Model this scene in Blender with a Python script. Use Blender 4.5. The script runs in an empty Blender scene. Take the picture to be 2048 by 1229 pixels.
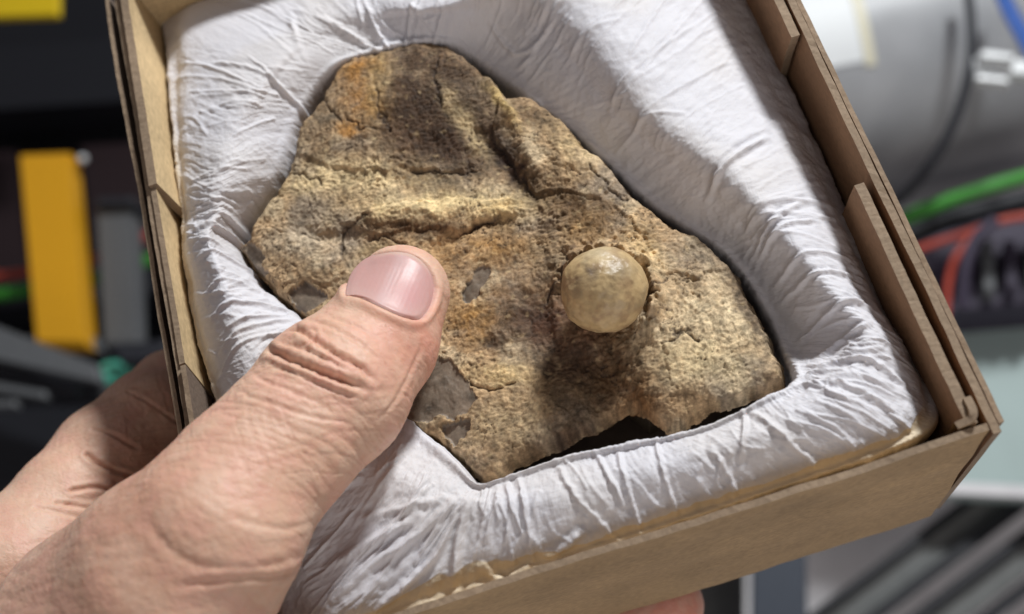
import bpy, math
import numpy as np
from mathutils import Matrix, Vector

sc = bpy.context.scene
COL = sc.collection
rng = np.random.default_rng(7)
f32 = np.float32

# ---------------------------------------------------------------- camera
# World: the rim of the box is the plane z = 0, x runs to the right along the
# front wall, y along the side walls.  Lengths are written in millimetres.
MM = 0.001
F, CX, CY = 2300.0, 1024.0, 614.5
def nrm(v):
    v = np.asarray(v, float); return v / np.linalg.norm(v)
_d1 = nrm([-1515, -4958, F]); _k = -(_d1[0] - .33 * _d1[1]) / _d1[2]
_d2 = nrm([1, -.33, _k]); _n = np.cross(_d1, _d2)
RC = np.stack([_d2, _d1, -_n], 1)
OC = 200 * np.array([(1100 - CX) / F, (600 - CY) / F, 1])
CP = -RC.T @ OC
def at(px, py, z):
    d = RC.T @ np.array([(px - CX) / F, (py - CY) / F, 1]); return CP + d * ((z - CP[2]) / d[2])
def depth(p):
    return float((RC @ np.asarray(p, float) + OC)[2])
cam = bpy.data.cameras.new("camera"); camo = bpy.data.objects.new("camera", cam); COL.objects.link(camo)
cam.sensor_width = 36; cam.lens = F / 2048 * 36; cam.clip_start = .01; cam.clip_end = 20
ax = np.stack([RC.T @ [1, 0, 0], RC.T @ [0, -1, 0], RC.T @ [0, 0, -1]], 1)
M = Matrix([[*ax[i], CP[i] * MM] for i in range(3)] + [[0, 0, 0, 1]])
camo.matrix_world = M
sc.camera = camo
cam.dof.use_dof = True; cam.dof.focus_distance = .204; cam.dof.aperture_fstop = 11.5

# ---------------------------------------------------------------- light
w = bpy.data.worlds.new("World"); sc.world = w; w.use_nodes = True
w.node_tree.nodes["Background"].inputs[0].default_value = (.86, .80, .86, 1)
w.node_tree.nodes["Background"].inputs[1].default_value = .125
def area(name, loc, target, size, power, col):
    l = bpy.data.lights.new(name, 'AREA'); l.shape = 'DISK'; l.size = size * MM; l.energy = power; l.color = col
    o = bpy.data.objects.new(name, l); COL.objects.link(o)
    o.location = Vector(loc) * MM
    o.rotation_euler = (Vector(target) - Vector(loc)).to_track_quat('-Z', 'Y').to_euler()
    return o
area("key_lamp", (500, 630, 470), (0, 20, 0), 140, 11.0, (.95, .98, 1.0))
area("ceiling_lamp", (-450, -150, 800), (-40, 0, 0), 500, .5, (1.0, .96, .93))
area("room_lamp", (150, -800, 330), (0, 0, -30), 500, 2.3, (1.0, .94, .89))
sc.view_settings.view_transform = 'Standard'; sc.view_settings.look = 'None'
sc.view_settings.exposure = 0.15; sc.view_settings.gamma = 1.0
sc.render.engine = 'CYCLES'
sc.cycles.use_denoising = True
sc.cycles.max_bounces = 8

# ---------------------------------------------------------------- noise
_perm = rng.permutation(256).astype(np.int32); _perm = np.concatenate([_perm, _perm, _perm])
_g = rng.normal(size=(256, 3)).astype(f32); _g /= np.linalg.norm(_g, axis=1, keepdims=True)
def perlin(x, y, z=0.0):
    x, y, z = np.broadcast_arrays(np.asarray(x, f32), np.asarray(y, f32), np.asarray(z, f32))
    xi, yi, zi = np.floor(x).astype(np.int32), np.floor(y).astype(np.int32), np.floor(z).astype(np.int32)
    xf, yf, zf = x - xi, y - yi, z - zi
    u, v, ww = (t * t * t * (t * (t * 6 - 15) + 10) for t in (xf, yf, zf))
    xi &= 255; yi &= 255; zi &= 255
    def c(dx, dy, dz):
        g = _g[_perm[_perm[_perm[xi + dx] + yi + dy] + zi + dz] & 255]
        return g[..., 0] * (xf - dx) + g[..., 1] * (yf - dy) + g[..., 2] * (zf - dz)
    L = lambda a, b, t: a + t * (b - a)
    return L(L(L(c(0,0,0), c(1,0,0), u), L(c(0,1,0), c(1,1,0), u), v),
             L(L(c(0,0,1), c(1,0,1), u), L(c(0,1,1), c(1,1,1), u), v), ww) * 1.6
def fbm(x, y, z=0.0, o=4, g=.5):
    s, a = 0, 1
    for i in range(o):
        s = s + a * perlin(x * 2**i + 17.3 * i, y * 2**i - 9.1 * i, z * 2**i if not np.isscalar(z) else z + 3.7 * i); a *= g
    return s
def ridge(x, y, z=0.0, o=3, g=.5):
    s, a = 0, 1
    for i in range(o):
        s = s + a * (1 - 2 * np.abs(perlin(x * 2**i + 31.7 * i, y * 2**i + 5.3 * i, z if np.isscalar(z) else z * 2**i))); a *= g
    return s
def sstep(a, b, x):
    t = np.clip((x - a) / (b - a), 0, 1); return t * t * (3 - 2 * t)
def poly_dist(X, Y, pts, closed=False):
    pts = np.asarray(pts, float); n = len(pts); d = np.full(np.shape(X), 1e9, f32)
    for i in range(n if closed else n - 1):
        a, b = pts[i], pts[(i + 1) % n]; e = b - a
        t = np.clip(((X - a[0]) * e[0] + (Y - a[1]) * e[1]) / (e @ e + 1e-9), 0, 1)
        d = np.minimum(d, np.hypot(X - a[0] - t * e[0], Y - a[1] - t * e[1]))
    return d
def inside(X, Y, pts):
    pts = np.asarray(pts, float); n = len(pts); r = np.zeros(np.shape(X), bool)
    for i in range(n):
        a, b = pts[i], pts[(i + 1) % n]
        if a[1] == b[1]: continue
        r ^= ((a[1] > Y) != (b[1] > Y)) & (X < (b[0] - a[0]) * (Y - a[1]) / (b[1] - a[1]) + a[0])
    return r
def sdist(X, Y, pts):
    d = poly_dist(X, Y, pts, True); return np.where(inside(X, Y, pts), d, -d)
def spline(pts, m, closed=False):                       # Catmull-Rom through points
    p = np.asarray(pts, float)
    if closed: q = np.concatenate([p[-1:], p, p[:2]])
    else: q = np.concatenate([2 * p[:1] - p[1:2], p, 2 * p[-1:] - p[-2:-1]])
    n = len(p) if closed else len(p) - 1
    t = np.linspace(0, n, m, endpoint=not closed); i = np.minimum(t.astype(int), n - 1); t = (t - i)
    t = t.reshape((-1,) + (1,) * (p.ndim - 1))
    a, b, c, d = q[i], q[i + 1], q[i + 2], q[i + 3]
    return .5 * (2 * b + (c - a) * t + (2 * a - 5 * b + 4 * c - d) * t**2 + (3 * b - a - 3 * c + d) * t**3)

# ---------------------------------------------------------------- helpers
def tag(o, label=None, cat=None, group=None, kind=None):
    for k, v in (('label', label), ('category', cat), ('group', group), ('kind', kind)):
        if v: o[k] = v
    return o
def empty(name, loc=(0, 0, 0)):
    o = bpy.data.objects.new(name, None); o.empty_display_size = .01
    o.location = Vector([float(c) for c in loc]) * MM; COL.objects.link(o); return o
def mesh_obj(name, V, Fc, mats, parent=None, smooth=True, col=None, mat_idx=None, attrs=None):
    """V in mm, world coordinates"""
    V = np.asarray(V, float)
    me = bpy.data.meshes.new(name)
    off = np.array(parent_loc(parent))
    if isinstance(Fc, np.ndarray):
        k = Fc.shape[1]
        me.vertices.add(len(V)); me.vertices.foreach_set('co', ((V - off) * MM).astype(f32).ravel())
        me.loops.add(Fc.size); me.loops.foreach_set('vertex_index', Fc.astype(np.int32).ravel())
        me.polygons.add(len(Fc)); me.polygons.foreach_set('loop_start', np.arange(0, Fc.size, k, dtype=np.int32))
        me.update(calc_edges=True)
    else:
        me.from_pydata([tuple(p) for p in (V - off) * MM], [], [tuple(int(i) for i in q) for q in Fc])
    me.polygons.foreach_set('use_smooth', np.full(len(me.polygons), bool(smooth)))
    if not isinstance(mats, (list, tuple)): mats = [mats]
    for m in mats: me.materials.append(m)
    if mat_idx is not None: me.polygons.foreach_set('material_index', np.asarray(mat_idx, np.int32))
    if col is not None:
        a = me.color_attributes.new('tint', 'FLOAT_COLOR', 'POINT')
        a.data.foreach_set('color', np.concatenate([np.clip(col, 0, 1), np.ones((len(V), 1))], 1).astype(f32).ravel())
    for k, v in (attrs or {}).items():
        a = me.attributes.new(k, 'FLOAT_VECTOR', 'POINT'); a.data.foreach_set('vector', np.asarray(v, f32).ravel())
    me.validate(); me.update()
    o = bpy.data.objects.new(name, me); COL.objects.link(o)
    if parent: o.parent = parent
    return o
def parent_loc(p):
    l = np.zeros(3)
    while p is not None: l += np.array(p.location) / MM; p = p.parent
    return l
def grid_faces(nu, nv, wrap_u=False, flip=False):
    i = np.arange(nu if wrap_u else nu - 1)[:, None]; j = np.arange(nv - 1)[None]
    a = i * nv + j; b = ((i + 1) % nu) * nv + j
    f = np.stack([a, b, b + 1, a + 1], -1).reshape(-1, 4)
    return f[:, ::-1].copy() if flip else f
def tube(path, r, seg=12, closed_ends=True):
    P = np.asarray(path, float); n = len(P); r = np.broadcast_to(r, n)
    T = np.gradient(P, axis=0); T /= np.linalg.norm(T, axis=1, keepdims=True)
    A = np.cross(T, [0, 0, 1.0]); bad = np.linalg.norm(A, axis=1) < .1; A[bad] = np.cross(T[bad], [1.0, 0, 0])
    A /= np.linalg.norm(A, axis=1, keepdims=True); B = np.cross(T, A)
    th = np.linspace(0, 2 * np.pi, seg, endpoint=False)
    V = (P[:, None] + r[:, None, None] * (np.cos(th)[None, :, None] * A[:, None] + np.sin(th)[None, :, None] * B[:, None])).reshape(-1, 3)
    Fc = [(i * seg + j, i * seg + (j + 1) % seg, (i + 1) * seg + (j + 1) % seg, (i + 1) * seg + j) for i in range(n - 1) for j in range(seg)]
    if closed_ends: Fc += [tuple(range(seg))[::-1], tuple((n - 1) * seg + j for j in range(seg))]
    return V, Fc

# ---------------------------------------------------------------- materials
class NT:
    def __init__(s, name):
        s.m = bpy.data.materials.new(name); s.m.use_nodes = True; s.t = s.m.node_tree; s.b = s.t.nodes['Principled BSDF']
    def n(s, typ, **kw):
        o = s.t.nodes.new(typ)
        for k, v in kw.items():
            if k in o.inputs.keys(): o.inputs[k].default_value = v
            else: setattr(o, k, v)
        return o
    def l(s, a, b): s.t.links.new(a, b)
def rgba(c): return (*c, 1)
def plain(name, c, rough=.6, metal=0, var=.25, scale=300, bump=.1, spec=.4, bdist=.0003, stretch=(1, 1, 1), emit=0):
    k = NT(name); tc = k.n('ShaderNodeTexCoord'); mp = k.n('ShaderNodeMapping'); mp.inputs['Scale'].default_value = stretch
    k.l(tc.outputs['Object'], mp.inputs['Vector'])
    nz = k.n('ShaderNodeTexNoise', Scale=scale, Detail=6.0, Roughness=.6); k.l(mp.outputs[0], nz.inputs['Vector'])
    cr = k.n('ShaderNodeValToRGB'); e = cr.color_ramp.elements
    e[0].position, e[1].position = .25, .75
    e[0].color = rgba([max(0, x * (1 - var)) for x in c]); e[1].color = rgba([min(1, x * (1 + var)) for x in c])
    k.l(nz.outputs['Fac'], cr.inputs['Fac']); k.l(cr.outputs['Color'], k.b.inputs['Base Color'])
    bp = k.n('ShaderNodeBump', Strength=bump, Distance=bdist); k.l(nz.outputs['Fac'], bp.inputs['Height']); k.l(bp.outputs[0], k.b.inputs['Normal'])
    k.b.inputs['Roughness'].default_value = rough; k.b.inputs['Metallic'].default_value = metal
    k.b.inputs['Specular IOR Level'].default_value = spec
    if emit:
        k.l(cr.outputs['Color'], k.b.inputs['Emission Color']); k.b.inputs['Emission Strength'].default_value = emit
    return k.m
def cardboard(name, c, fib=(1, 1, 1)):
    k = NT(name); tc = k.n('ShaderNodeTexCoord'); mp = k.n('ShaderNodeMapping'); mp.inputs['Scale'].default_value = fib
    k.l(tc.outputs['Object'], mp.inputs['Vector'])
    a = k.n('ShaderNodeTexNoise', Scale=1500.0, Detail=4.0); k.l(mp.outputs[0], a.inputs['Vector'])
    b = k.n('ShaderNodeTexNoise', Scale=60.0, Detail=5.0); k.l(tc.outputs['Object'], b.inputs['Vector'])
    mx = k.n('ShaderNodeMath', operation='ADD'); k.l(a.outputs['Fac'], mx.inputs[0]); k.l(b.outputs['Fac'], mx.inputs[1])
    cr = k.n('ShaderNodeValToRGB'); e = cr.color_ramp.elements; e[0].position, e[1].position = .3, .75
    mul = k.n('ShaderNodeMath', operation='MULTIPLY'); mul.inputs[1].default_value = .5; k.l(mx.outputs[0], mul.inputs[0])
    e[0].color = rgba([x * .62 for x in c]); e[1].color = rgba([min(1, x * 1.28) for x in c])
    k.l(mul.outputs[0], cr.inputs['Fac']); k.l(cr.outputs['Color'], k.b.inputs['Base Color'])
    bp = k.n('ShaderNodeBump', Strength=.35, Distance=.0002); k.l(a.outputs['Fac'], bp.inputs['Height']); k.l(bp.outputs[0], k.b.inputs['Normal'])
    k.b.inputs['Roughness'].default_value = .75; k.b.inputs['Specular IOR Level'].default_value = .25
    return k.m
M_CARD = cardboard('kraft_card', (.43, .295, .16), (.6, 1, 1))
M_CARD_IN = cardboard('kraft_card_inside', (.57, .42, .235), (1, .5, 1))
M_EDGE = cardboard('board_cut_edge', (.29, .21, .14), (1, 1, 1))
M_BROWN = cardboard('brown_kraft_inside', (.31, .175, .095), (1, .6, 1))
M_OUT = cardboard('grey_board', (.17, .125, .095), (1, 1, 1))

def tinted(name, rough, bumps, spec=.3, sss=0, sss_r=(1, .4, .2), sss_s=.001, var=.0, vscale=900):
    k = NT(name); at_ = k.n('ShaderNodeAttribute', attribute_name='tint')
    tc = k.n('ShaderNodeTexCoord'); prev = None
    for (scale, strength, dist, st) in bumps:
        mp = k.n('ShaderNodeMapping'); mp.inputs['Scale'].default_value = st; k.l(tc.outputs['Object'], mp.inputs['Vector'])
        nz = k.n('ShaderNodeTexNoise', Scale=float(scale), Detail=5.0, Roughness=.62); k.l(mp.outputs[0], nz.inputs['Vector'])
        bp = k.n('ShaderNodeBump', Strength=strength, Distance=dist); k.l(nz.outputs['Fac'], bp.inputs['Height'])
        if prev: k.l(prev.outputs[0], bp.inputs['Normal'])
        prev = bp
    if prev: k.l(prev.outputs[0], k.b.inputs['Normal'])
    if var:
        nz = k.n('ShaderNodeTexNoise', Scale=float(vscale), Detail=6.0, Roughness=.65); k.l(tc.outputs['Object'], nz.inputs['Vector'])
        mr = k.n('ShaderNodeMapRange'); mr.inputs[1].default_value = .25; mr.inputs[2].default_value = .75
        mr.inputs[3].default_value = 1 - var; mr.inputs[4].default_value = 1 + var; k.l(nz.outputs['Fac'], mr.inputs[0])
        mu = k.n('ShaderNodeVectorMath', operation='SCALE'); k.l(at_.outputs['Color'], mu.inputs[0]); k.l(mr.outputs[0], mu.inputs['Scale'])
        k.l(mu.outputs[0], k.b.inputs['Base Color'])
    else: k.l(at_.outputs['Color'], k.b.inputs['Base Color'])
    k.b.inputs['Roughness'].default_value = rough; k.b.inputs['Specular IOR Level'].default_value = spec
    if sss:
        k.b.inputs['Subsurface Weight'].default_value = sss; k.b.inputs['Subsurface Radius'].default_value = sss_r; k.b.inputs['Subsurface Scale'].default_value = sss_s
    return k.m
M_TISSUE = tinted('white_tissue', .62, [(2600, .35, .00012, (1, 1, 1)), (700, .3, .0003, (.35, 1.4, 1))], spec=.3, sss=.15, sss_r=(1, .85, .7), sss_s=.0012)
def attr_bumps(m, specs):
    k = NT.__new__(NT); k.m = m; k.t = m.node_tree; k.b = k.t.nodes['Principled BSDF']; at_ = k.n('ShaderNodeAttribute', attribute_name='st')
    for kind, scale, st, strength, dist in specs:
        mp = k.n('ShaderNodeMapping'); mp.inputs['Scale'].default_value = st; k.l(at_.outputs['Vector'], mp.inputs['Vector'])
        if kind == 'cells': tx = k.n('ShaderNodeTexVoronoi', feature='DISTANCE_TO_EDGE', Scale=scale); out = tx.outputs['Distance']
        else: tx = k.n('ShaderNodeTexNoise', Scale=scale, Detail=3.0); out = tx.outputs['Fac']
        k.l(mp.outputs[0], tx.inputs['Vector']); bp = k.n('ShaderNodeBump', Strength=strength, Distance=dist); k.l(out, bp.inputs['Height'])
        old = k.b.inputs['Normal'].links
        if old: k.l(old[0].from_socket, bp.inputs['Normal'])
        k.l(bp.outputs[0], k.b.inputs['Normal'])
attr_bumps(M_TISSUE, [('n', 1.0, (3.2, .35, 1), .35, .00022), ('n', 1.0, (.5, 4.0, 1), .3, .00018)])
M_STONE = tinted('weathered_stone', .8, [(2600, .6, .00022, (1, 1, 1)), (600, .35, .0005, (1, 1, 1))], spec=.3, var=.36, vscale=1500)
M_FLINT = tinted('smooth_flint', .5, [(1500, .3, .0002, (1, 1, 1)), (300, .3, .0004, (1, 1, 1))], spec=.4, var=.3, vscale=700)
M_BALL = tinted('worn_nodule', .38, [(1400, .35, .0003, (1, 1, 1)), (500, .25, .0005, (1, 1, 1))], spec=.42, var=.15, vscale=700)
M_SKIN = tinted('skin', .52, [(2300, .28, .00022, (1, 1, 1))], spec=.38, sss=.22, sss_r=(1, .32, .16), sss_s=.0022, var=.07, vscale=500)
attr_bumps(M_SKIN, [('cells', 1.0, (1.7, .9, 1), .4, .00014), ('cells', 1.0, (.9, .55, .6), .35, .00022)])
M_NAIL = tinted('fingernail', .42, [(500, .2, .00025, (1, 1, 1))], spec=.45, sss=.3, sss_r=(1, .4, .3), sss_s=.001)
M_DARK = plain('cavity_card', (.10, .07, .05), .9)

# ---------------------------------------------------------------- card box
XL, XR, YF, YB, ZB = -68.2, 60.5, -44.6, 101.0, -56.0
def panel(name, c, thick, parent, mats, nu=60, nv=14, seed=0, wob=.25, rag=.13):
    """board from four corners c (a,b along the top edge; d,e the bottom edge), extruded by vector thick; edge strips take mats[1]"""
    a, b, d, e = (np.asarray(p, float) for p in c); th = np.asarray(thick, float)
    u = np.linspace(0, 1, nu)[:, None, None]; v = np.linspace(0, 1, nv)[None, :, None]
    S = (1 - v) * ((1 - u) * a + u * b) + v * ((1 - u) * d + u * e)
    L = np.linalg.norm(b - a)
    nrmv = th / np.linalg.norm(th)
    uu = (u[..., 0] * L) + 0 * v[..., 0]; vv = v[..., 0] * np.linalg.norm(d - a) + 0 * u[..., 0]
    S = S + nrmv * (wob * (perlin(uu * .03 + seed, vv * .05, seed * 3.3) + .3 * perlin(uu * .2, vv * .2 + seed, 4.4)))[..., None]
    dn = (a - d) / np.linalg.norm(a - d)
    ragn = rag * (perlin(uu * .5 + seed * 7, 0 * uu, 2.2) + .6 * perlin(uu * 1.7, 0 * uu, seed))
    S0 = S + dn * (ragn * (v[..., 0] < 1e-6))[..., None]
    ragn2 = rag * (perlin(uu * .6 + seed * 5, 0 * uu, 9.2) + .6 * perlin(uu * 1.9, 0 * uu, seed + 5))
    S1 = S + th + dn * (ragn2 * (v[..., 0] < 1e-6))[..., None]
    V = np.concatenate([S0.reshape(-1, 3), S1.reshape(-1, 3)]); n = nu * nv
    f = [tuple(q) for q in grid_faces(nu, nv)]; mi = [0] * len(f)
    g = [tuple(n + i for i in q[::-1]) for q in f]; mi += [0] * len(g); f = f + g
    loop = [i * nv for i in range(nu)] + [(nu - 1) * nv + j for j in range(1, nv)] + [i * nv + nv - 1 for i in range(nu - 2, -1, -1)] + [j for j in range(nv - 2, 0, -1)]
    for i in range(len(loop)):
        p, q = loop[i], loop[(i + 1) % len(loop)]
        f.append((q, p, n + p, n + q)); mi.append(1)
    return mesh_obj(name, V, f, mats, parent, smooth=False, mat_idx=mi)
def build_box():
    t = empty('cardboard_box', (-4, 28, ZB))
    tag(t, 'open shallow brown cardboard specimen box held in the hand, lined with white tissue', 'box')
    box = lambda *a, **k: panel(*a, t, **k)
    # front wall
    box('front_wall', [(XL, YF, -.3), (XR - 1.6, YF, .2), (XL, YF - 1.5, ZB), (XR - 2.4, YF - 1.5, ZB)], (0, 1.15, 0), mats=[M_CARD, M_EDGE], nu=120, seed=1, wob=.5, rag=.12)
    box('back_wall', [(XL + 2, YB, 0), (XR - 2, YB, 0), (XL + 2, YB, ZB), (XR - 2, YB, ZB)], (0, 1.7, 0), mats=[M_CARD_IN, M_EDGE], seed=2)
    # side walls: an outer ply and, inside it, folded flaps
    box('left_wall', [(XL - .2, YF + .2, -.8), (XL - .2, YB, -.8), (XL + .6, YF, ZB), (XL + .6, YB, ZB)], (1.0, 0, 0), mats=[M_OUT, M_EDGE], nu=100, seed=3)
    box('outer_sleeve', [(XL - 2.4, YF + 12, -3.0), (XL - 2.9, YB, -2.2), (XL - .9, YF + 12, ZB), (XL - .9, YB, ZB)], (.9, 0, 0), mats=[M_OUT, M_EDGE], nu=100, seed=4, wob=.4)
    p0, p1 = at(303, 373, 0), at(357, 430, -6)
    box('folded_flap', [(XL + 1.0, p0[1], .4), (XL + 1.4, YB - .2, .5), (XL + 2.9, p1[1] + 1, -9), (XL + 1.6, YB - .2, -30)], (1.7, 0, 0), mats=[M_CARD_IN, M_EDGE], nu=80, seed=5)
    q0 = at(357, 729, 0)
    box('folded_flap', [(XL + .9, q0[1], -.2), (XL + .9, p0[1] - .3, -.3), (XL + .9, q0[1] - 9, -30), (XL + .9, p0[1] - 2, -30)], (1.1, 0, 0), mats=[M_CARD_IN, M_EDGE], nu=60, seed=6)
    box('folded_flap', [(XL + 1.0, YF + 2, .5), (XL + 1.0, q0[1] - .6, .3), (XL + 1.0, YF + 2, -30), (XL + 1.0, q0[1] - 9.5, -30)], (1.0, 0, 0), mats=[M_OUT, M_EDGE], nu=40, seed=6.5)
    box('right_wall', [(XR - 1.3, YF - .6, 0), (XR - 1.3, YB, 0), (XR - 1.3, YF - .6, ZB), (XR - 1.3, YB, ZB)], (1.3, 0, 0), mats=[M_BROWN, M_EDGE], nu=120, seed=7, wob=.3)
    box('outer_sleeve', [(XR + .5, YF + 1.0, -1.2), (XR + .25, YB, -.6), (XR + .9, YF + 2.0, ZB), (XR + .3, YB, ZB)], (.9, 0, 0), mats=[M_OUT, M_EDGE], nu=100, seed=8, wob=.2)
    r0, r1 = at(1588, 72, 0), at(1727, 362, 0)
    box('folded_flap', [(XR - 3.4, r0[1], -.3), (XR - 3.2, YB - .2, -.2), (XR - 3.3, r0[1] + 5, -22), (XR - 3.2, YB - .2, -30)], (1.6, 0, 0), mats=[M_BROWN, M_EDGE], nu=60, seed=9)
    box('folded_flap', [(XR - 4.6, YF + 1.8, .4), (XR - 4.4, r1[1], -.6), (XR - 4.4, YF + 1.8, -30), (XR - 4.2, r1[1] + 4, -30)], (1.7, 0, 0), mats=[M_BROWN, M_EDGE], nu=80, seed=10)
    # bent corner tab between front wall and right flap
    a = np.linspace(0, 1, 14); path = spline([(XR - 6.0, YF + 1.75, .3), (XR - 3.4, YF + 2.0, 1.3), (XR - 2.4, YF + 3.4, 1.5), (XR - 2.2, YF + 6, .9)], 14)
    V = []; 
    for p in path: V += [p, p + [0, 0, -26]]
    inner = np.gradient(path, axis=0); nn = np.stack([-inner[:, 1], inner[:, 0]], 1); nn /= np.linalg.norm(nn, axis=1, keepdims=True)
    for i, p in enumerate(path): q = p + [nn[i, 0] * 1.2, nn[i, 1] * 1.2, -.2]; V += [q, q + [0, 0, -26]]
    m = 28; Fc = []; mi = []
    for i in range(13):
        a_, b_ = 2 * i, 2 * i + 2
        Fc += [(a_, a_ + 1, b_ + 1, b_), (m + a_, m + b_, m + b_ + 1, m + a_ + 1), (a_, b_, m + b_, m + a_)]; mi += [0, 0, 1]
    mesh_obj('corner_tab', V, Fc, [M_CARD, M_EDGE], t, False, mat_idx=mi)
    box('base', [(XL, YF, ZB - .2), (XR - 2, YF, ZB - .2), (XL, YB, ZB - .2), (XR - 2, YB, ZB - .2)], (0, 0, -1.6), mats=[M_CARD, M_EDGE], nu=20)
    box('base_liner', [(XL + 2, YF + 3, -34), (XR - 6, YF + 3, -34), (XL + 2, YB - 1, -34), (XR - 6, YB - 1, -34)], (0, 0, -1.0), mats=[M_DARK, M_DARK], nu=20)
build_box()

# ---------------------------------------------------------------- tissue cushion
ST = [  # outer edge, crest, inner edge (where it meets the stone), outer height, crest height, inner height
 ((332, 15), (540, 100), (675, 128), -18, -4.5, -11), ((333, 110), (500, 165), (628, 185), -14, -2.5, -13), ((345, 250), (450, 270), (590, 250), -9, -1.5, -13),
 ((358, 370), (430, 370), (556, 345), -8, -1, -13), ((369, 436), (425, 430), (500, 413), -8, -2.2, -12), ((366, 480), (412, 472), (466, 476), -8, .4, -12),
 ((376, 570), (438, 562), (512, 566), -8, .4, -12), ((400, 690), (470, 670), (590, 628), -8, -1, -12), ((440, 820), (530, 790), (680, 715), -8, -2, -13),
 ((490, 1000), (640, 920), (760, 795), -8, -2, -12), ((545, 1180), (760, 970), (838, 858), -8, -1, -9), ((600, 1300), (830, 1020), (908, 918), -8, 0, -6),
 ((800, 1236), (930, 1020), (952, 962), -6, 0, -5), ((1000, 1169), (1000, 1020), (1010, 950), -6, 0, -5), ((1200, 1103), (1160, 990), (1130, 909), -6, 0, -5),
 ((1400, 1037), (1330, 940), (1270, 882), -6, 0, -5), ((1600, 970), (1500, 885), (1400, 854), -6, .3, -5), ((1760, 915), (1620, 840), (1520, 797), -6, .6, -5),
 ((1858, 866), (1690, 795), (1580, 765), -8, .4, -7), ((1874, 818), (1725, 735), (1588, 738), -13, -2, -11), ((1835, 735), (1735, 668), (1560, 690), -16, -2.6, -17),
 ((1765, 614), (1650, 562), (1518, 600), -18, -2.6, -17), ((1700, 440), (1545, 430), (1440, 500), -19, -2.6, -17), ((1600, 220), (1432, 312), (1310, 415), -19, -2.6, -17),
 ((1500, 20), (1315, 210), (1168, 285), -19, -2.6, -17), ((1420, -130), (1200, 45), (1045, 190), -19, -2.6, -17), ((1330, -310), (1065, -60), (952, 122), -19, -2.6, -17),
 ((1000, -210), (890, -10), (885, 84), -19, -4, -12), ((700, -110), (730, 5), (800, 88), -19, -6.5, -11), ((450, -30), (600, 50), (732, 106), -19, -6.5, -11)]
def build_tissue():
    prof = []
    for O, C, I, zo, zc, zi in ST:
        o = at(*O, zo); c = at(*C, zc); i = at(*I, zi + 3); mid = np.array([-8.0, 14.0, 0])
        ds = (.38, .74) if zi < -16 else (.2, .55); e = nrm(o[:2] - i[:2]); e3 = np.array([e[0], e[1], 0])
        P = [np.r_[(o - 3 * e3)[:2], -32], np.r_[(o - .5 * e3)[:2], -21], o,
             np.r_[(o * .84 + c * .16)[:2], zc + .74 * (zo - zc)], np.r_[(o * .62 + c * .38)[:2], zc + .42 * (zo - zc)], c,
             np.r_[(c * .55 + i * .45)[:2], zc - ds[0] * (zc - zi)], np.r_[(c * .2 + i * .8)[:2], zc - ds[1] * (zc - zi)], i + [0, 0, -1.0],
             np.r_[(i - .3 * e3)[:2], zi - 8], np.r_[(i - .6 * e3)[:2], -33]]
        prof.append(P)
    nu, nv = 1700, 270
    A = spline(np.array(prof), nu, True)                        # nu x 11 x 3
    tt = np.concatenate([np.linspace(0, 2, 30, endpoint=False), np.linspace(2, 8, 210, endpoint=False), np.linspace(8, 10, 30)])
    q = np.concatenate([2 * A[:, :1] - A[:, 1:2], A, 2 * A[:, -1:] - A[:, -2:-1]], 1)
    i = np.minimum(tt.astype(int), 9); t = (tt - i)[None, :, None]
    a, b, c, d = q[:, i], q[:, i + 1], q[:, i + 2], q[:, i + 3]
    S = .5 * (2 * b + (c - a) * t + (2 * a - 5 * b + 4 * c - d) * t**2 + (3 * b - a - 3 * c + d) * t**3)
    du = np.roll(S, -1, 0) - np.roll(S, 1, 0); dv = np.gradient(S, axis=1)
    N = np.cross(dv, du); N /= np.linalg.norm(N, axis=2, keepdims=True) + 1e-9
    if N[:, 130, 2].mean() < 0: N = -N
    crest = S[:, 120]; seg = np.linalg.norm(np.diff(crest, axis=0, append=crest[:1]), axis=1)
    U = np.cumsum(seg)[:, None] + np.zeros((1, nv)); V = (np.cumsum(np.linalg.norm(dv, axis=2), 1))
    X, Y = S[..., 0], S[..., 1]
    tot = seg.sum(); period = np.sin(2 * np.pi * U / tot)      # blends the noise across the seam
    wob = 2.2 * perlin(X * .07, Y * .07, 1.0)
    fr = lambda fu, fv, z: ridge((U + wob * 1.5 + V * .18 * np.sin(U * .02)) * fu, V * fv, z, 2)
    m = sstep(-.35, .35, perlin(X * .05 + 3, Y * .05, 8.0))
    mi = .12 + .88 * sstep(-.15, .4, perlin(X * .075 + 13, Y * .075, 18.0))
    h = .30 * (fr(.16, .030, .3) - .6) * (.4 + .6 * m)
    h += .16 * mi * (fr(.45, .05, 4.1) - .6)
    h += .12 * mi * (fr(1.05, .11, 7.7) - .6) + .075 * (fr(2.0, .3, 9.7) - .6)
    h +=   .22 * perlin(X * .11, Y * .11, 5.0) + .24 * (ridge(X * .13 + wob * .12, Y * .13, 2.0, 3) - .8) + .10 * (ridge(X * .5, Y * .5, 6.0, 2) - .6)
    h += .05 * fbm(X * 1.6, Y * 1.6, 3.0, 3)
    # the white sheet ends in a torn edge; below it the cream wadding of the roll shows
    stn = (np.arange(nu) / nu * len(ST))[:, None]; T2 = tt[None] + 0 * U
    tear = 3.45 + .65 * fbm(U * .06, 0 * U + 1, 3.0, 3) + .16 * fbm(U * .5, V * .2, 5.0, 2)
    fm = sstep(10.8, 12, stn) * sstep(19, 18.2, stn); lm = sstep(1.5, 3, stn) * sstep(10, 8.5, stn) * .75
    wad = np.clip(fm * sstep(tear + .05, tear - .05, T2) + lm * sstep(tear - .35, tear - .85, T2), 0, 1)
    h += .16 * fm * sstep(tear - .04, tear + .02, T2) * sstep(tear + 1.6, tear + .1, T2)
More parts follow.
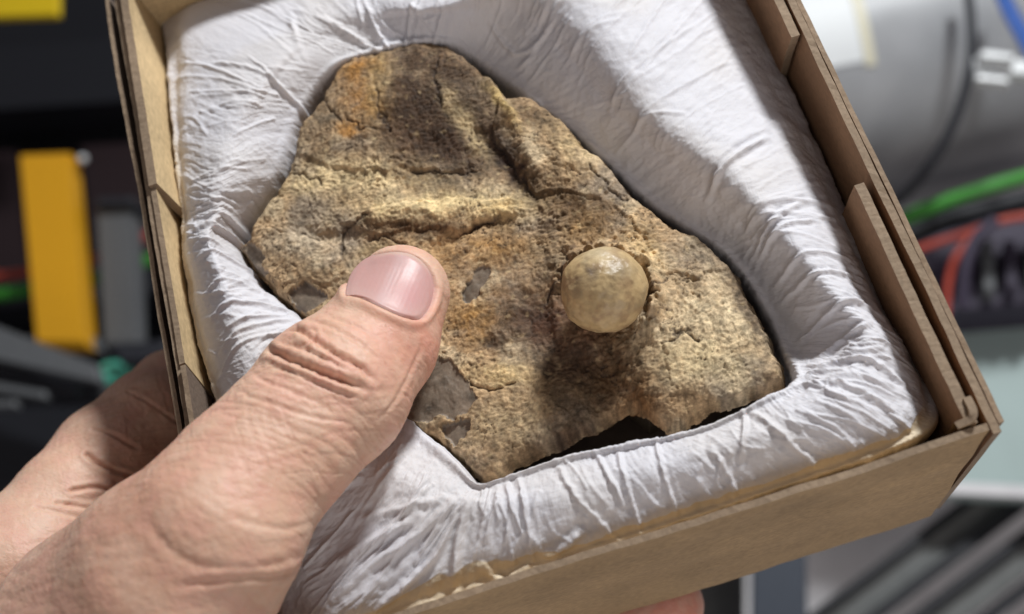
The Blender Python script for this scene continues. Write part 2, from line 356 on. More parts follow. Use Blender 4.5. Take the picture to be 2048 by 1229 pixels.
    # thin raised creases and folds
    def crease(p, amp, wd, z=-1):
        nonlocal h
        pts = np.array([at(*c, z)[:2] for c in p]); pts = spline(pts, 16)
        bx = (X > pts[:, 0].min() - 5) & (X < pts[:, 0].max() + 5) & (Y > pts[:, 1].min() - 5) & (Y < pts[:, 1].max() + 5)
        if not bx.any(): return
        xx, yy = X[bx], Y[bx]; j = .25 * perlin(xx * .8, yy * .8, amp * 9)
        dd = poly_dist(xx + j, yy + j, pts)
        L = np.linalg.norm(pts[-1] - pts[0]); e0 = np.minimum(np.hypot(xx - pts[0, 0], yy - pts[0, 1]), np.hypot(xx - pts[-1, 0], yy - pts[-1, 1]))
        taper = sstep(-.5, .18 * L, e0)
        h[bx] += taper * (amp * np.exp(-(dd / wd)**2) - .35 * amp * np.exp(-((dd - 2.2 * wd) / (1.3 * wd))**2))
    for c in [([(400, 100), (500, 125), (560, 160), (600, 200)], .7, .4), ([(500, 20), (540, 60), (590, 105)], .7, .35), ([(480, 90), (520, 125), (555, 165)], .6, .3),
              ([(560, 0), (580, 60), (600, 110)], .5, .5), ([(620, 0), (700, 40), (760, 70)], .5, .5), ([(720, -20), (735, 20), (760, 60)], .5, .45), ([(820, -20), (800, 20), (790, 60)], .6, .4),
              ([(900, -30), (860, 20), (840, 60)], .5, .4), ([(960, -10), (1010, 40), (1060, 40), (1110, 10)], .6, .4), ([(1000, 70), (1050, 50), (1130, -20)], .5, .4),
              ([(1535, 240), (1480, 290), (1415, 360)], 1.1, .45), ([(1610, 375), (1560, 420), (1510, 470)], .7, .4), ([(1640, 410), (1570, 440), (1515, 480)], .7, .35),
              ([(1700, 480), (1620, 495), (1550, 530)], .6, .4), ([(1710, 520), (1640, 535), (1565, 560)], .6, .35), ([(1740, 590), (1680, 600), (1600, 640)], .7, .4),
              ([(1740, 640), (1690, 660), (1640, 690)], .7, .4), ([(1590, 745), (1680, 715), (1760, 720), (1830, 770)], .8, .5), ([(1580, 760), (1680, 770), (1760, 800), (1805, 830)], .9, .5),
              ([(1485, 810), (1490, 850), (1480, 920)], .7, .35), ([(1500, 815), (1560, 870), (1640, 930)], .7, .5), ([(1420, 900), (1460, 950), (1470, 990)], .6, .4),
              ([(950, 990), (920, 1060), (900, 1170)], 1.2, .7), ([(935, 985), (850, 1060), (760, 1120)], 1.0, .7), ([(930, 1000), (860, 1120), (720, 1228)], 1.1, .5), ([(700, 1040), (800, 1020), (890, 1000)], .5, .6),
              ([(650, 1130), (750, 1080), (840, 1040)], .7, .7), ([(660, 1190), (740, 1130), (800, 1090)], .6, .6), ([(1030, 950), (1050, 1010), (1060, 1110)], .8, .35), ([(1110, 920), (1150, 990), (1240, 1080)], .7, .4),
              ([(1190, 900), (1220, 960), (1250, 1010)], .8, .35), ([(1235, 890), (1245, 940), (1280, 1060)], .7, .35), ([(1310, 870), (1325, 940), (1355, 1030)], .7, .3), ([(1010, 960), (1030, 1030), (1050, 1080)], .6, .35),
              ([(960, 1130), (1000, 1155), (1060, 1120)], .9, .6), ([(1080, 1110), (1120, 1090), (1160, 1060)], .9, .5),
              ([(370, 460), (430, 445), (520, 405)], .9, .5), ([(372, 425), (420, 420), (500, 395)], .6, .4), ([(380, 520), (440, 505), (490, 500)], .6, .4), ([(410, 640), (480, 600), (560, 590)], .7, .4),
              ([(425, 740), (490, 680), (590, 640)], .7, .4), ([(430, 700), (480, 660), (560, 610)], .6, .35), ([(400, 590), (460, 560), (530, 560)], .5, .4)]:
        crease(*c)
    for k in range(260):                                        # small random creases lying across the roll
        iu = rng.integers(0, nu); j0 = rng.integers(70, 150); ln = rng.integers(25, 75); j1 = min(j0 + ln, 235)
        sl = rng.integers(-14, 14)
        p0, p1 = S[iu, j0, :2], S[(iu + sl) % nu, j1, :2]; pm = (p0 + p1) / 2 + rng.normal(0, .6, 2)
        pts = spline([p0, pm, p1], 8); bx = (X > pts[:, 0].min() - 2) & (X < pts[:, 0].max() + 2) & (Y > pts[:, 1].min() - 2) & (Y < pts[:, 1].max() + 2)
        xx, yy = X[bx], Y[bx]; dd = poly_dist(xx, yy, pts); wd = rng.uniform(.2, .42)
        h[bx] += rng.uniform(.15, .45) * np.exp(-(dd / wd)**2)
    env = sstep(0, .12, np.linspace(0, 1, nv))[None] * (1 - .8 * sstep(.90, .97, np.linspace(0, 1, nv)))[None]
    blend = sstep(0, 12, np.minimum(U, tot - U)) * .85 + .15
    S2 = S + N * (h * .74 * env * blend)[..., None]
    col = np.full((nu * nv, 3), .64) * np.array([.99, .962, .995])
    age = sstep(.1, .5, perlin(X * .05, Y * .05, 31.0) + .2).reshape(-1, 1) * .06
    col = col * (1 - age * np.array([.3, .6, 1.2]))
    wv_ = wad.reshape(-1, 1) * .85; col = col * (1 - wv_) + np.array([.66, .53, .345]) * (1 + .12 * fbm(X * .4, Y * .4, 3, 2).reshape(-1, 1)) * wv_
    t = empty('tissue_cushion', (-4, 28, -34))
    tag(t, 'crumpled white tissue paper cushion ringing the stone inside the cardboard box', 'padding')
    mesh_obj('tissue_wrap', S2.reshape(-1, 3), grid_faces(nu, nv, True), M_TISSUE, t, col=col, attrs={'st': np.stack([U, V, 0 * U], -1).reshape(-1, 3)})
    return S2
build_tissue()

# ---------------------------------------------------------------- stone
SLAB = [(830, 82), (860, 76), (900, 90), (940, 120), (985, 168), (1012, 203), (1034, 196), (1065, 200), (1100, 222), (1130, 246), (1160, 288), (1200, 312), (1230, 347), (1265, 386),
        (1310, 421), (1350, 450), (1395, 466), (1430, 497), (1470, 542), (1490, 582), (1512, 622), (1540, 682), (1560, 722), (1570, 757), (1500, 783), (1420, 806), (1372, 838), (1342, 850),
        (1318, 832), (1290, 812), (1262, 802), (1232, 812), (1196, 838), (1150, 862), (1100, 884), (1052, 908), (1028, 916), (1000, 940), (966, 955), (940, 937), (900, 902), (860, 872), (825, 850),
        (740, 770), (660, 690), (605, 626), (570, 598), (540, 568), (505, 530), (474, 492), (497, 468), (507, 440), (522, 412), (548, 386), (572, 340), (586, 300), (594, 262), (622, 232), (652, 180),
        (672, 142), (702, 117), (750, 102), (800, 90)]
ZS = -9.0
def sp(px, py, z=ZS): return at(px, py, z)[:2]
def build_stone():
    P = np.array([sp(*p) for p in SLAB]); pitch = .2
    x = np.arange(P[:, 0].min() - 3, P[:, 0].max() + 3, pitch); y = np.arange(P[:, 1].min() - 3, P[:, 1].max() + 3, pitch)
    X, Y = np.meshgrid(x, y, indexing='ij'); nx, ny = X.shape
    wx, wy = .5 * fbm(X * .35, Y * .35, 1.5, 4), .5 * fbm(X * .35, Y * .35, 7.5, 4)
    Xw, Yw = X + wx, Y + wy
    D = sdist(Xw, Yw, P)
    def blob(px, py, rx, ry, rot=0, soft=1.0, z=ZS, hard=False, wrp=1.0):
        c = sp(px, py, z); s = 1 / 10.6; a = math.radians(rot)
        dx, dy = X + wx * 2.2 * wrp - c[0], Y + wy * 2.2 * wrp - c[1]
        # image axes expressed on the slab plane
        ex = sp(px + 10, py) - c; ex /= np.linalg.norm(ex); ey = sp(px, py + 10) - c; ey /= np.linalg.norm(ey)
        det = ex[0] * ey[1] - ex[1] * ey[0]
        u, v = (dx * ey[1] - dy * ey[0]) / det, (ex[0] * dy - ex[1] * dx) / det
        u, v = u * math.cos(a) + v * math.sin(a), -u * math.sin(a) + v * math.cos(a)
        r = np.hypot(u / (rx * s), v / (ry * s))
        return sstep(1.08, .92, r) if hard else np.exp(-(r**2) * soft)
    z = np.full(X.shape, ZS) + 1.0 * fbm(X * .045, Y * .045, 2.0, 3)
    z += -1.5 * np.exp(-np.maximum(D, 0) / 2.0)
    z += 2.6 * blob(800, 220, 150, 130) + 1.0 * blob(700, 180, 60, 80) - 1.3 * blob(860, 300, 70, 45)
    z += 1.3 * blob(1000, 170, 60, 35, 50) + 1.2 * blob(1130, 300, 70, 60, 45)
    # groove with a steep right-hand edge
    gp = [sp(*p) for p in [(945, 262), (985, 300), (1025, 350), (1055, 395)]]; gd = poly_dist(Xw, Yw, gp)
    side = (Xw - gp[0][0]) * (gp[-1][1] - gp[0][1]) - (Yw - gp[0][1]) * (gp[-1][0] - gp[0][0])
    sgn = np.sign(side) * gd
    lm = sstep(-2, 3, -((Yw - gp[0][1]) + 0 * X)) 
    z -= .9 * np.exp(-(gd / 2.4)**2)
    def step(poly, hgt, soft=.35, wp=1.2, tilt=(0, 0)):
        nonlocal z
        q = np.array([sp(*p) for p in poly]); d_ = sdist(X + wx * wp, Y + wy * wp, q)
        z = z + sstep(-soft, soft, d_) * (.75 * hgt + tilt[0] * (X - q[:, 0].mean()) + tilt[1] * (Y - q[:, 1].mean()))
    step([(985, 268), (1004, 205), (1060, 190), (1140, 240), (1250, 340), (1205, 400), (1130, 382), (1072, 388), (1035, 335)], 1.4, .3, .8, (-.03, .02))
    step([(560, 300), (640, 140), (760, 80), (900, 60), (1000, 160), (1034, 246), (1000, 258), (955, 262), (950, 330), (890, 345), (820, 338), (740, 350), (640, 330)], 1.1, .35, 1.8)
    step([(690, 450), (760, 420), (900, 400), (1035, 405), (1040, 432), (960, 450), (930, 470), (850, 455), (760, 475)], 1.0, .3, 1.2, (0, .03))
    step([(505, 440), (560, 470), (640, 480), (680, 500), (695, 545), (650, 568), (610, 558), (570, 566), (540, 560), (500, 500)], .8, .22, 1.0)
    step([(960, 800), (1010, 770), (1110, 800), (1160, 850), (1060, 905), (960, 960), (890, 900)], .7, .25, 1.6)
    step([(1310, 600), (1400, 560), (1500, 640), (1570, 760), (1420, 810), (1340, 770), (1330, 690)], .7, .3, 2.2)
    step([(1225, 410), (1330, 440), (1450, 530), (1400, 560), (1320, 545), (1290, 470)], .8, .3, 2.0)
    edge = [sp(*p) for p in [(985, 165), (1010, 205), (1032, 245), (1050, 300), (1075, 350)]]
    z += 1.3 * np.exp(-(poly_dist(Xw, Yw, edge) / 1.4)**2)
    z += 1.5 * blob(880, 425, 170, 28, -4) - .9 * blob(800, 455, 120, 16, -5) - 1.1 * blob(930, 470, 120, 14, -18) - 1.0 * blob(960, 452, 60, 7, -22, 1.4)
    z += 1.1 * blob(640, 390, 90, 70) - 1.0 * blob(660, 470, 70, 14, 10) + .6 * blob(600, 520, 60, 40)
    z += 1.3 * blob(1420, 640, 110, 120, 60) - .9 * blob(1340, 470, 60, 40, 40) - 1.2 * blob(1080, 560, 60, 90) + .9 * blob(1010, 740, 80, 30, 10)
    z -= 3.0 * blob(1215, 760, 75, 95, 0) + 1.7 * blob(1090, 690, 90, 90); z += 2.6 * blob(1310, 770, 55, 40, 40) + 1.2 * blob(1340, 700, 60, 50)
    z += 1.0 * blob(1210, 625, 110, 95) + 1.4 * blob(1290, 525, 40, 50, 30) + 1.2 * blob(1135, 500, 50, 30, -40) - 1.0 * blob(980, 685, 26, 18)
    z = ZS + (z - ZS) * .72
    # layered scarps, crumbs and pits
    rough = .12 + .75 * sstep(-.1, .5, perlin(X * .07 + 5, Y * .07, 12.0))
    rough = np.clip(rough * (1 - .7 * blob(800, 200, 140, 100)) + .6 * blob(1180, 520, 150, 90) + .5 * blob(1010, 400, 60, 60) + .4 * blob(700, 350, 160, 40), 0, 1.3)
    st = fbm(X * .10, Y * .10, 21.0, 4); z += .9 * (np.floor(st * 4) / 4 + .25 * sstep(.8, 1, (st * 4) % 1) - st)
    st2 = fbm(X * .22 + 50, Y * .22, 23.0, 3); z += .55 * (np.floor(st2 * 3) / 3 + .333 * sstep(.82, 1, (st2 * 3) % 1) - st2)
    r1 = fbm(X * .55, Y * .55, 4.0, 4); z += .20 * rough * r1
    cr = ridge(X * .30 + wx * .6, Y * .30, 9.0, 4); z += .22 * rough * (cr - .9)
    crumbs = perlin(X * 1.3, Y * 1.3, 3.0); z += .17 * rough**2 * sstep(.1, .55, crumbs)
    pits = sstep(.30, .6, perlin(X * .85 + 40, Y * .85, 15.0)); z -= .32 * rough * pits * sstep(-.1, .3, perlin(X * .1, Y * .1, 16.0) + .1)
    lines = [[(735, 440), (700, 455), (682, 480), (690, 520)], [(740, 478), (778, 476), (812, 492)], [(600, 470), (640, 478), (668, 498)], [(985, 268), (1020, 322), (1066, 388)], [(700, 250), (720, 262), (760, 270)], [(760, 190), (766, 240), (790, 270)],
             [(560, 350), (600, 352), (650, 370)], [(820, 340), (880, 345), (945, 340)], [(1240, 640), (1300, 610), (1330, 560)], [(930, 468), (965, 452), (1000, 432)], [(1090, 600), (1120, 560), (1140, 520)], [(1330, 690), (1370, 670), (1400, 690)], [(940, 770), (985, 775), (1030, 765)],
             [(640, 200), (668, 232), (690, 262)], [(880, 120), (870, 170), (885, 220)], [(1180, 330), (1210, 370), (1260, 400)]]
    grv = np.zeros(X.shape)
    for ln in lines: grv = np.maximum(grv, np.exp(-(poly_dist(Xw + wx, Yw + wy, spline([sp(*p) for p in ln], 10)) / .26)**2))
    z -= .5 * grv
    kc = sp(1208, 600); kr = np.hypot(X - kc[0], Y - kc[1]); ka = np.arctan2(Y - kc[1], X - kc[0])
    collar = np.exp(-((kr - 9.3 - .8 * perlin(ka * 2, 0 * ka, 3)) / 1.5)**2) * (.25 + sstep(-.6, .3, np.cos(ka - .75)))
    z += collar * (2.5 + 1.4 * fbm(X * .5, Y * .5, 51, 3))
    rough = np.clip(rough + .9 * collar, 0, 1.4)
    cracks = np.exp(-(np.abs(perlin(X * .16 + wx, Y * .16 + wy, 33.0)) / .022)**2) * sstep(0, .3, perlin(X * .07, Y * .07, 35.0)); z -= .3 * cracks
    fine = sstep(.3, -.2, perlin(X * .06, Y * .06, 41.0)); ripple = np.sin((Y * 1.0 + X * .25 + 1.2 * fbm(X * .2, Y * .2, 6, 2)) * 7.5); z += .045 * fine * ripple
    fa = fbm(X * .05, Y * .05, 45, 2) * 2.5; fu, fv = X * np.cos(fa) + Y * np.sin(fa), -X * np.sin(fa) + Y * np.cos(fa)
    fib = ridge(fu * .25, fv * 1.1, 47.0, 3); z += .08 * (.4 + rough) * (fib - .8) + .9 * (.5 - np.abs(perlin(X * .09 + wx * .3, Y * .09 + wy * .3, 49.0)))
    # smooth grey flint windows
    FL = [[(948, 540), (975, 528), (990, 540), (975, 560), (960, 580), (940, 602), (926, 604), (928, 575)],
          [(878, 710), (905, 722), (925, 745), (940, 772), (958, 800), (945, 815), (925, 828), (905, 838), (880, 832), (850, 842), (820, 838), (800, 800), (840, 740)],
          [(882, 866), (895, 846), (925, 832), (944, 836), (940, 862), (915, 890), (898, 896)],
          [(592, 568), (612, 560), (640, 575), (650, 600), (625, 622), (602, 622), (578, 596)],
          [(478, 492), (498, 476), (516, 500), (532, 545), (516, 546), (496, 522)]]
    flint = np.zeros(X.shape, int) - 1
    for i, f in enumerate(FL):
        sd = sdist(X + wx * 1.8, Y + wy * 1.8, [sp(*p) for p in f]); k = sstep(-.15, .35, sd)
        base = ZS + (z[sd > 0].mean() - ZS) if (sd > 0).any() else ZS
        flat = base - .8 + .14 * fbm(X * .3, Y * .3, 50, 4) + .15 * (np.floor(st2 * 2) / 2) + .10 * (X - X[sd > 0].mean())
        z = z * (1 - k) + flat * k; flint[sd > .1] = i
    # broken edge
    drop = sstep(.5, -.5, D); z = z * (1 - drop) + (z - 3.4) * drop - .5 * np.exp(-np.maximum(D, 0) / .7)
    # ---- colour of the stone, with some shade painted into it
    c = lambda r, g, b: np.array([r, g, b])
    tan, grey, cream, brown, ochre, dark, pale = c(.38, .275, .165), c(.29, .24, .185), c(.56, .43, .22), c(.12, .072, .042), c(.38, .20, .06), c(.055, .038, .030), c(.46, .385, .265)
    colr = np.ones(X.shape + (3,)) * tan
    mix = lambda k, cc: colr * (1 - np.clip(k, 0, 1)[..., None]) + cc * np.clip(k, 0, 1)[..., None]
    vn = fbm(X * .22 + wx, Y * .22 + wy, 70, 4)
    colr = mix(sstep(-.1, .5, fbm(X * .07, Y * .07, 60, 4)), grey)
    colr = mix(.8 * sstep(.0, .5, fbm(X * .11 + 9, Y * .11, 62, 4)), pale)
    colr = mix(.7 * sstep(.15, .6, fbm(X * .10 + 19, Y * .10, 64, 4)), c(.24, .155, .08))
    for k, cc in [(1.35 * blob(870, 230, 105, 120, 0, .6), c(.10, .062, .038)), (1.0 * blob(850, 125, 55, 50), c(.14, .09, .055)), (1.15 * blob(925, 310, 70, 42), c(.10, .058, .036)), (.9 * blob(810, 310, 35, 60), c(.15, .095, .06)), (.7 * blob(960, 200, 60, 50, 50), c(.19, .145, .10)),
                  (1.0 * blob(715, 148, 48, 40), ochre), (.75 * blob(735, 215, 45, 50), ochre), (1.0 * blob(695, 270, 35, 16), ochre * 1.1), (.8 * blob(640, 250, 50, 70), c(.25, .20, .14)), (.6 * blob(760, 180, 25, 80), c(.33, .24, .10)),
                  (1.5 * blob(1008, 318, 27, 82, -38, 1.1), c(.065, .035, .024)), (1.2 * blob(1060, 392, 26, 24), dark), (1.1 * blob(1130, 405, 75, 32, 15), c(.13, .075, .036)), (.8 * blob(1100, 250, 50, 26, 35), c(.16, .11, .065)),  # groove: the darkest tones here are its shade, painted in
                  (1.0 * blob(690, 360, 190, 42), c(.50, .405, .245)), (1.0 * blob(930, 250, 20, 80, -30), c(.46, .37, .22)), (1.2 * blob(880, 415, 160, 28, -4), c(.58, .47, .27)), (.8 * blob(1000, 425, 60, 30), c(.52, .40, .21)), (.8 * blob(1010, 215, 12, 60, -32), c(.52, .40, .18)),
                  (.8 * blob(960, 500, 110, 34), c(.40, .245, .10)), (1.1 * blob(830, 458, 85, 13), c(.15, .088, .045)), (.9 * blob(960, 455, 50, 6, -22), c(.14, .08, .04)), (.7 * blob(1160, 300, 80, 40, 45), c(.44, .345, .20)), (.8 * blob(1160, 460, 60, 40), c(.30, .19, .085)),
                  (1.2 * blob(980, 686, 26, 15), dark), (.8 * blob(950, 640, 60, 50), c(.34, .20, .07)), (1.05 * blob(1060, 630, 50, 70), c(.13, .08, .05)), (1.0 * blob(1105, 655, 45, 50), c(.13, .066, .04)), (.9 * blob(1010, 750, 80, 22), c(.54, .42, .23)),
                  (1.15 * blob(1150, 740, 80, 70), c(.095, .060, .038)), (1.05 * blob(1250, 740, 75, 60), c(.15, .09, .045)), (.9 * blob(1280, 795, 60, 30, 20), c(.25, .13, .05)), (1.0 * blob(1165, 620, 45, 75), c(.16, .085, .05)), (.8 * blob(1110, 520, 50, 40), c(.22, .16, .10)),  # browns below the ball, partly own colour, partly its cast shadow painted in
                  (1.0 * blob(1430, 640, 100, 110, 60), c(.50, .42, .285)), (.8 * blob(1400, 720, 80, 45), c(.55, .46, .29)), (.8 * blob(1290, 500, 36, 60, -20), c(.52, .39, .21)), (.7 * blob(1380, 510, 60, 60, 40), c(.28, .23, .17)), (.9 * blob(1490, 600, 22, 120, -25), c(.19, .145, .10)),
                  (.8 * blob(610, 490, 100, 45), c(.43, .365, .27)), (.7 * blob(1020, 840, 130, 45, -20), c(.37, .295, .185)), (.8 * blob(1140, 865, 60, 18, -20), brown), (.7 * blob(760, 500, 60, 16), c(.36, .27, .15))]:
        colr = mix(k * (1.0 + .6 * vn), cc)
    colr = colr * np.clip(1 + .34 * fbm(X * .9, Y * .9, 77, 3) + .14 * (fib - .8) + .22 * fbm(X * .3, Y * .3, 79, 3), .3, 1.8)[..., None]
    colr = mix(.5 * sstep(.3, .75, perlin(X * .45, Y * .45, 80.0)) * rough, brown)
    colr = mix(.35 * sstep(.35, .8, perlin(X * .7, Y * .7, 84.0)), c(.58, .47, .28))
    colr = np.clip(colr, 0, 1)**1.05 * np.array([1.07, 1.0, .93])
    lum = colr.mean(-1, keepdims=True); colr = colr * np.clip((lum / .26)**.36, .35, 1.2)
    colr = mix(.8 * cracks, dark); colr = mix(.75 * grv, dark)
    fl = c(.185, .143, .104) * np.clip(1 + .45 * fbm(X * .3, Y * .3, 90, 4) + .2 * (fib - .8), .4, 1.7)[..., None]
    colr = np.where((flint >= 0)[..., None], fl, colr)
    V = np.stack([X, Y, z], -1).reshape(-1, 3); Fa = grid_faces(nx, ny); fc = flint.reshape(-1)[Fa].max(1)
    keep = (D.reshape(-1)[Fa].max(1) > -.5)
    t = empty('fossil_stone', (*sp(1000, 560), -24))
    tag(t, 'broken brown flint stone with a round knob, cradled in white tissue', 'stone')
    def sub(name, mk, mat):
        fs = Fa[mk]; u, inv = np.unique(fs, return_inverse=True)
        return mesh_obj(name, V[u], inv.reshape(-1, 4), mat, t, col=colr.reshape(-1, 3)[u])
    ins = P + (P.mean(0) - P) / np.linalg.norm(P.mean(0) - P, axis=1, keepdims=True) * 6.0; m0 = len(P)
    Vu = np.concatenate([np.c_[ins, np.full(m0, -15.5)], np.c_[ins * .97 + P.mean(0) * .03, np.full(m0, -33.5)]])
    mesh_obj('stone_underside', Vu, [(i, (i + 1) % m0, m0 + (i + 1) % m0, m0 + i) for i in range(m0)] + [tuple(range(m0)), tuple(range(2 * m0 - 1, m0 - 1, -1))], M_STONE, t, False, col=np.ones((2 * m0, 3)) * c(.2, .15, .1))
    sub('stone_slab', keep & (fc < 0), M_STONE)
    for i in range(len(FL)):
        if (keep & (fc == i)).any(): sub('flint_patch', keep & (fc == i), M_FLINT)
    # the round knob: a slightly squat ball on a short neck
    n, m = 120, 90
    th = np.linspace(0, 2 * np.pi, n, endpoint=False)[:, None]; ph = np.linspace(.001, 2.75, m)[None]
    B = np.stack([np.cos(th) * np.sin(ph), np.sin(th) * np.sin(ph), np.cos(ph) + 0 * th], -1)
    cz = -1.4; ctr = at(1208, 580, cz); r = 88 * depth(ctr) / F
    rr = r * (1 + .045 * fbm(B[..., 0] * 1.5, B[..., 1] * 1.5, B[..., 2] * 1.5, 3) + .012 * fbm(B[..., 0] * 6, B[..., 1] * 8, B[..., 2] * 8, 3))
    Vb = ctr + B * rr[..., None] * np.array([1, .97, .95])
    cb = np.ones(B.shape) * c(.52, .365, .18)
    mixb = lambda k, cc: cb * (1 - np.clip(k, 0, 1)[..., None]) + cc * np.clip(k, 0, 1)[..., None]
    nb = fbm(B[..., 0] * 2.2, B[..., 1] * 2.2, B[..., 2] * 2.2, 4)
    cb = mixb(sstep(.0, .6, nb), c(.38, .275, .145)); cb = mixb(.9 * sstep(-.05, .5, fbm(B[..., 0] * 3 + 7, B[..., 1] * 3, B[..., 2] * 3, 4)), c(.36, .23, .115))
    sp2 = np.exp(-((B[..., 0] + .28)**2 + (B[..., 1] - .1)**2) / .06); cb = mixb(.9 * sp2 * (1 + nb), c(.15, .105, .07)); cb = mixb(.8 * np.exp(-((B[..., 0] - .45)**2 + (B[..., 1] + .0)**2) / .10), c(.30, .23, .14)); cb = mixb(.7 * np.exp(-((B[..., 0] - .05)**2 + (B[..., 1] + .45)**2) / .08), c(.46, .34, .18))
    cb = mixb(.8 * np.exp(-((B[..., 0] - .1)**2 + (B[..., 1] - .65)**2) / .12), c(.56, .45, .28))  # lighter far side: a highlight painted into the ball's colour
    mesh_obj('round_knob', Vb.reshape(-1, 3), grid_faces(n, m, True, True), M_BALL, t, col=cb.reshape(-1, 3))
build_stone()

# ---------------------------------------------------------------- hand
def chain(pts):
    """(px, py, z, radius in photo pixels) -> centre and radius in mm"""
    out = []
    for px, py, z, r in pts:
        c = at(px, py, z); out.append((c, r * depth(c) / F))
    return out
def mmchain(pts): return [(np.array(p[:3], float), p[3]) for p in pts]
THUMB = chain([(800, 590, -.5, 101), (752, 686, 3, 122), (664, 784, 7, 154), (565, 890, 10.5, 150), (488, 970, 13, 160), (425, 1065, 15, 186), (345, 1160, 12, 220), (240, 1290, 2, 270)])
INDEX = chain([(40, 1150, -25, 150), (130, 1012, -30, 106), (215, 915, -36, 104), (300, 840, -42, 98), (352, 790, -50, 90)]) + mmchain([(-72, 26, -64, 9.3), (-50, 30, -67.5, 8.8), (-34, 32, -67, 8.0)])
PALM = mmchain([(-84, -56, -14, 18), (-108, -48, -27, 25), (-118, -68, -33, 26), (-136, -100, -35, 24), (-150, -128, -37, 26)])
KNUCK = mmchain([(-115, -10, -28, 15), (-110, -40, -42, 20), (-100, -62, -54, 18)])
MIDDLE = mmchain([(-104, -10, -50, 14), (-84, 4, -66, 11), (-50, 12, -68.5, 9.3), (-18, 16, -67.5, 8)])
RING = mmchain([(-98, -30, -60, 14), (-74, -16, -69, 10.5), (-34, -13, -68.5, 9.2), (-4, -14, -67.5, 8)])
LIT = mmchain([(-92, -52, -62, 13), (-62, -50, -71, 9.5), (-25, -47, -71, 8.4), (2.5, -45.5, -69.5, 7.8)])
def seg_d(P, ch, kz, ks):
    d = None
    for (a, ra), (b, rb) in zip(ch[:-1], ch[1:]):
        e = b - a; t = np.clip(((P - a) @ e) / (e @ e), 0, 1)[..., None]
        q = P - (a + t * e); dd = (np.sqrt(q[..., 0]**2 + q[..., 1]**2 + (q[..., 2] / kz)**2) - (ra + (rb - ra) * t[..., 0])) * (kz if kz < 1 else 1)
        d = dd if d is None else smin(d, dd, ks)
    return d
def smin(a, b, k):
    h = np.clip(.5 + .5 * (b - a) / k, 0, 1); return b + (a - b) * h - k * h * (1 - h)
def hand_sdf(P):
    P = np.asarray(P)
    d = seg_d(P, THUMB, .86, 2.0)
    d = smin(d, seg_d(P, PALM, 1, 4), 9)
    o = seg_d(P, INDEX, 1, 2)
    o = smin(o, seg_d(P, KNUCK, 1, 4), 5)
    for ch in (MIDDLE, RING, LIT): o = smin(o, seg_d(P, ch, 1, 2), 2.0)
    return smin(d, o, 9)
def sdf_grad(P, e=.15):
    d0 = hand_sdf(P); g = np.stack([hand_sdf(P + np.eye(3)[i] * e) - d0 for i in range(3)], -1)
    return g / (np.linalg.norm(g, axis=-1, keepdims=True) + 1e-9), d0
def surface_nets(lo, hi, h):
    ax_ = [np.arange(lo[i], hi[i] + h, h) for i in range(3)]
    n = [len(a) for a in ax_]
    Vv = np.empty(n, f32)
    for i, x in enumerate(ax_[0]):
        Y, Z = np.meshgrid(ax_[1], ax_[2], indexing='ij'); Vv[i] = hand_sdf(np.stack([np.full(Y.shape, x), Y, Z], -1))
    s = Vv < 0; c = [slice(0, -1), slice(1, None)]
    cs = sum(s[c[i], c[j], c[k]].astype(np.int8) for i in (0, 1) for j in (0, 1) for k in (0, 1))
    act = (cs > 0) & (cs < 8); idx = np.full(act.shape, -1, np.int64); idx[act] = np.arange(act.sum())
    I = np.argwhere(act); P = np.array(lo) + (I + .5) * h
    for _ in range(3): g_, d_ = sdf_grad(P); P = P - g_ * d_[:, None]
    Q = []
    for a in range(3):
        sl0 = [slice(None)] * 3; sl1 = [slice(None)] * 3; sl0[a] = slice(0, -1); sl1[a] = slice(1, None)
        s0, s1 = s[tuple(sl0)], s[tuple(sl1)]; b, cc = (a + 1) % 3, (a + 2) % 3
        E = np.argwhere(s0 != s1); E = E[(E[:, b] > 0) & (E[:, cc] > 0) & (E[:, b] < n[b] - 1) & (E[:, cc] < n[cc] - 1)]
        fl = s0[tuple(E.T)]
        def cell(db, dc):
            e = E.copy(); e[:, b] -= db; e[:, cc] -= dc; return idx[tuple(e.T)]
        q = np.stack([cell(1, 1), cell(0, 1), cell(0, 0), cell(1, 0)], 1); q[~fl] = q[~fl][:, ::-1]; Q.append(q)
    Q = np.concatenate(Q); Q = Q[(Q >= 0).all(1)]
    return P, Q
def subdivide(P, Q):
    n = len(P); E = np.concatenate([np.sort(Q[:, [i, (i + 1) % 4]], 1) for i in range(4)])
    key = E[:, 0] * n + E[:, 1]; u, inv = np.unique(key, return_inverse=True)
    mid = (P[u // n] + P[u % n]) / 2; cen = P[Q].mean(1); m = len(Q)
    e = [n + inv[i * m:(i + 1) * m] for i in range(4)]; c = n + len(u) + np.arange(m)
    P2 = np.concatenate([P, mid, cen])
    Q2 = np.concatenate([np.stack([Q[:, i], e[i], c, e[i - 1]], 1) for i in range(4)])
    return P2, Q2
NAIL = [(686, 590), (688, 566), (697, 543), (718, 520), (748, 505), (785, 498), (822, 503), (852, 520), (873, 546), (880, 575), (876, 606), (862, 632), (842, 645), (807, 636), (768, 618), (726, 598), (700, 592)]
NAIL = [(783 + (a - 783) * .93, 573 + (b - 573) * .93) for a, b in NAIL]
ZN = 8.0
def hp(px, py, z): return at(px, py, z)[:2]
DN = nrm(np.array([.12, -.49, .87]))                    # the nail and the joint folds face this way
def slide(P, z0):
    k = (P[..., 2] - z0) / DN[2]; return P[..., 0] - k * DN[0], P[..., 1] - k * DN[1]
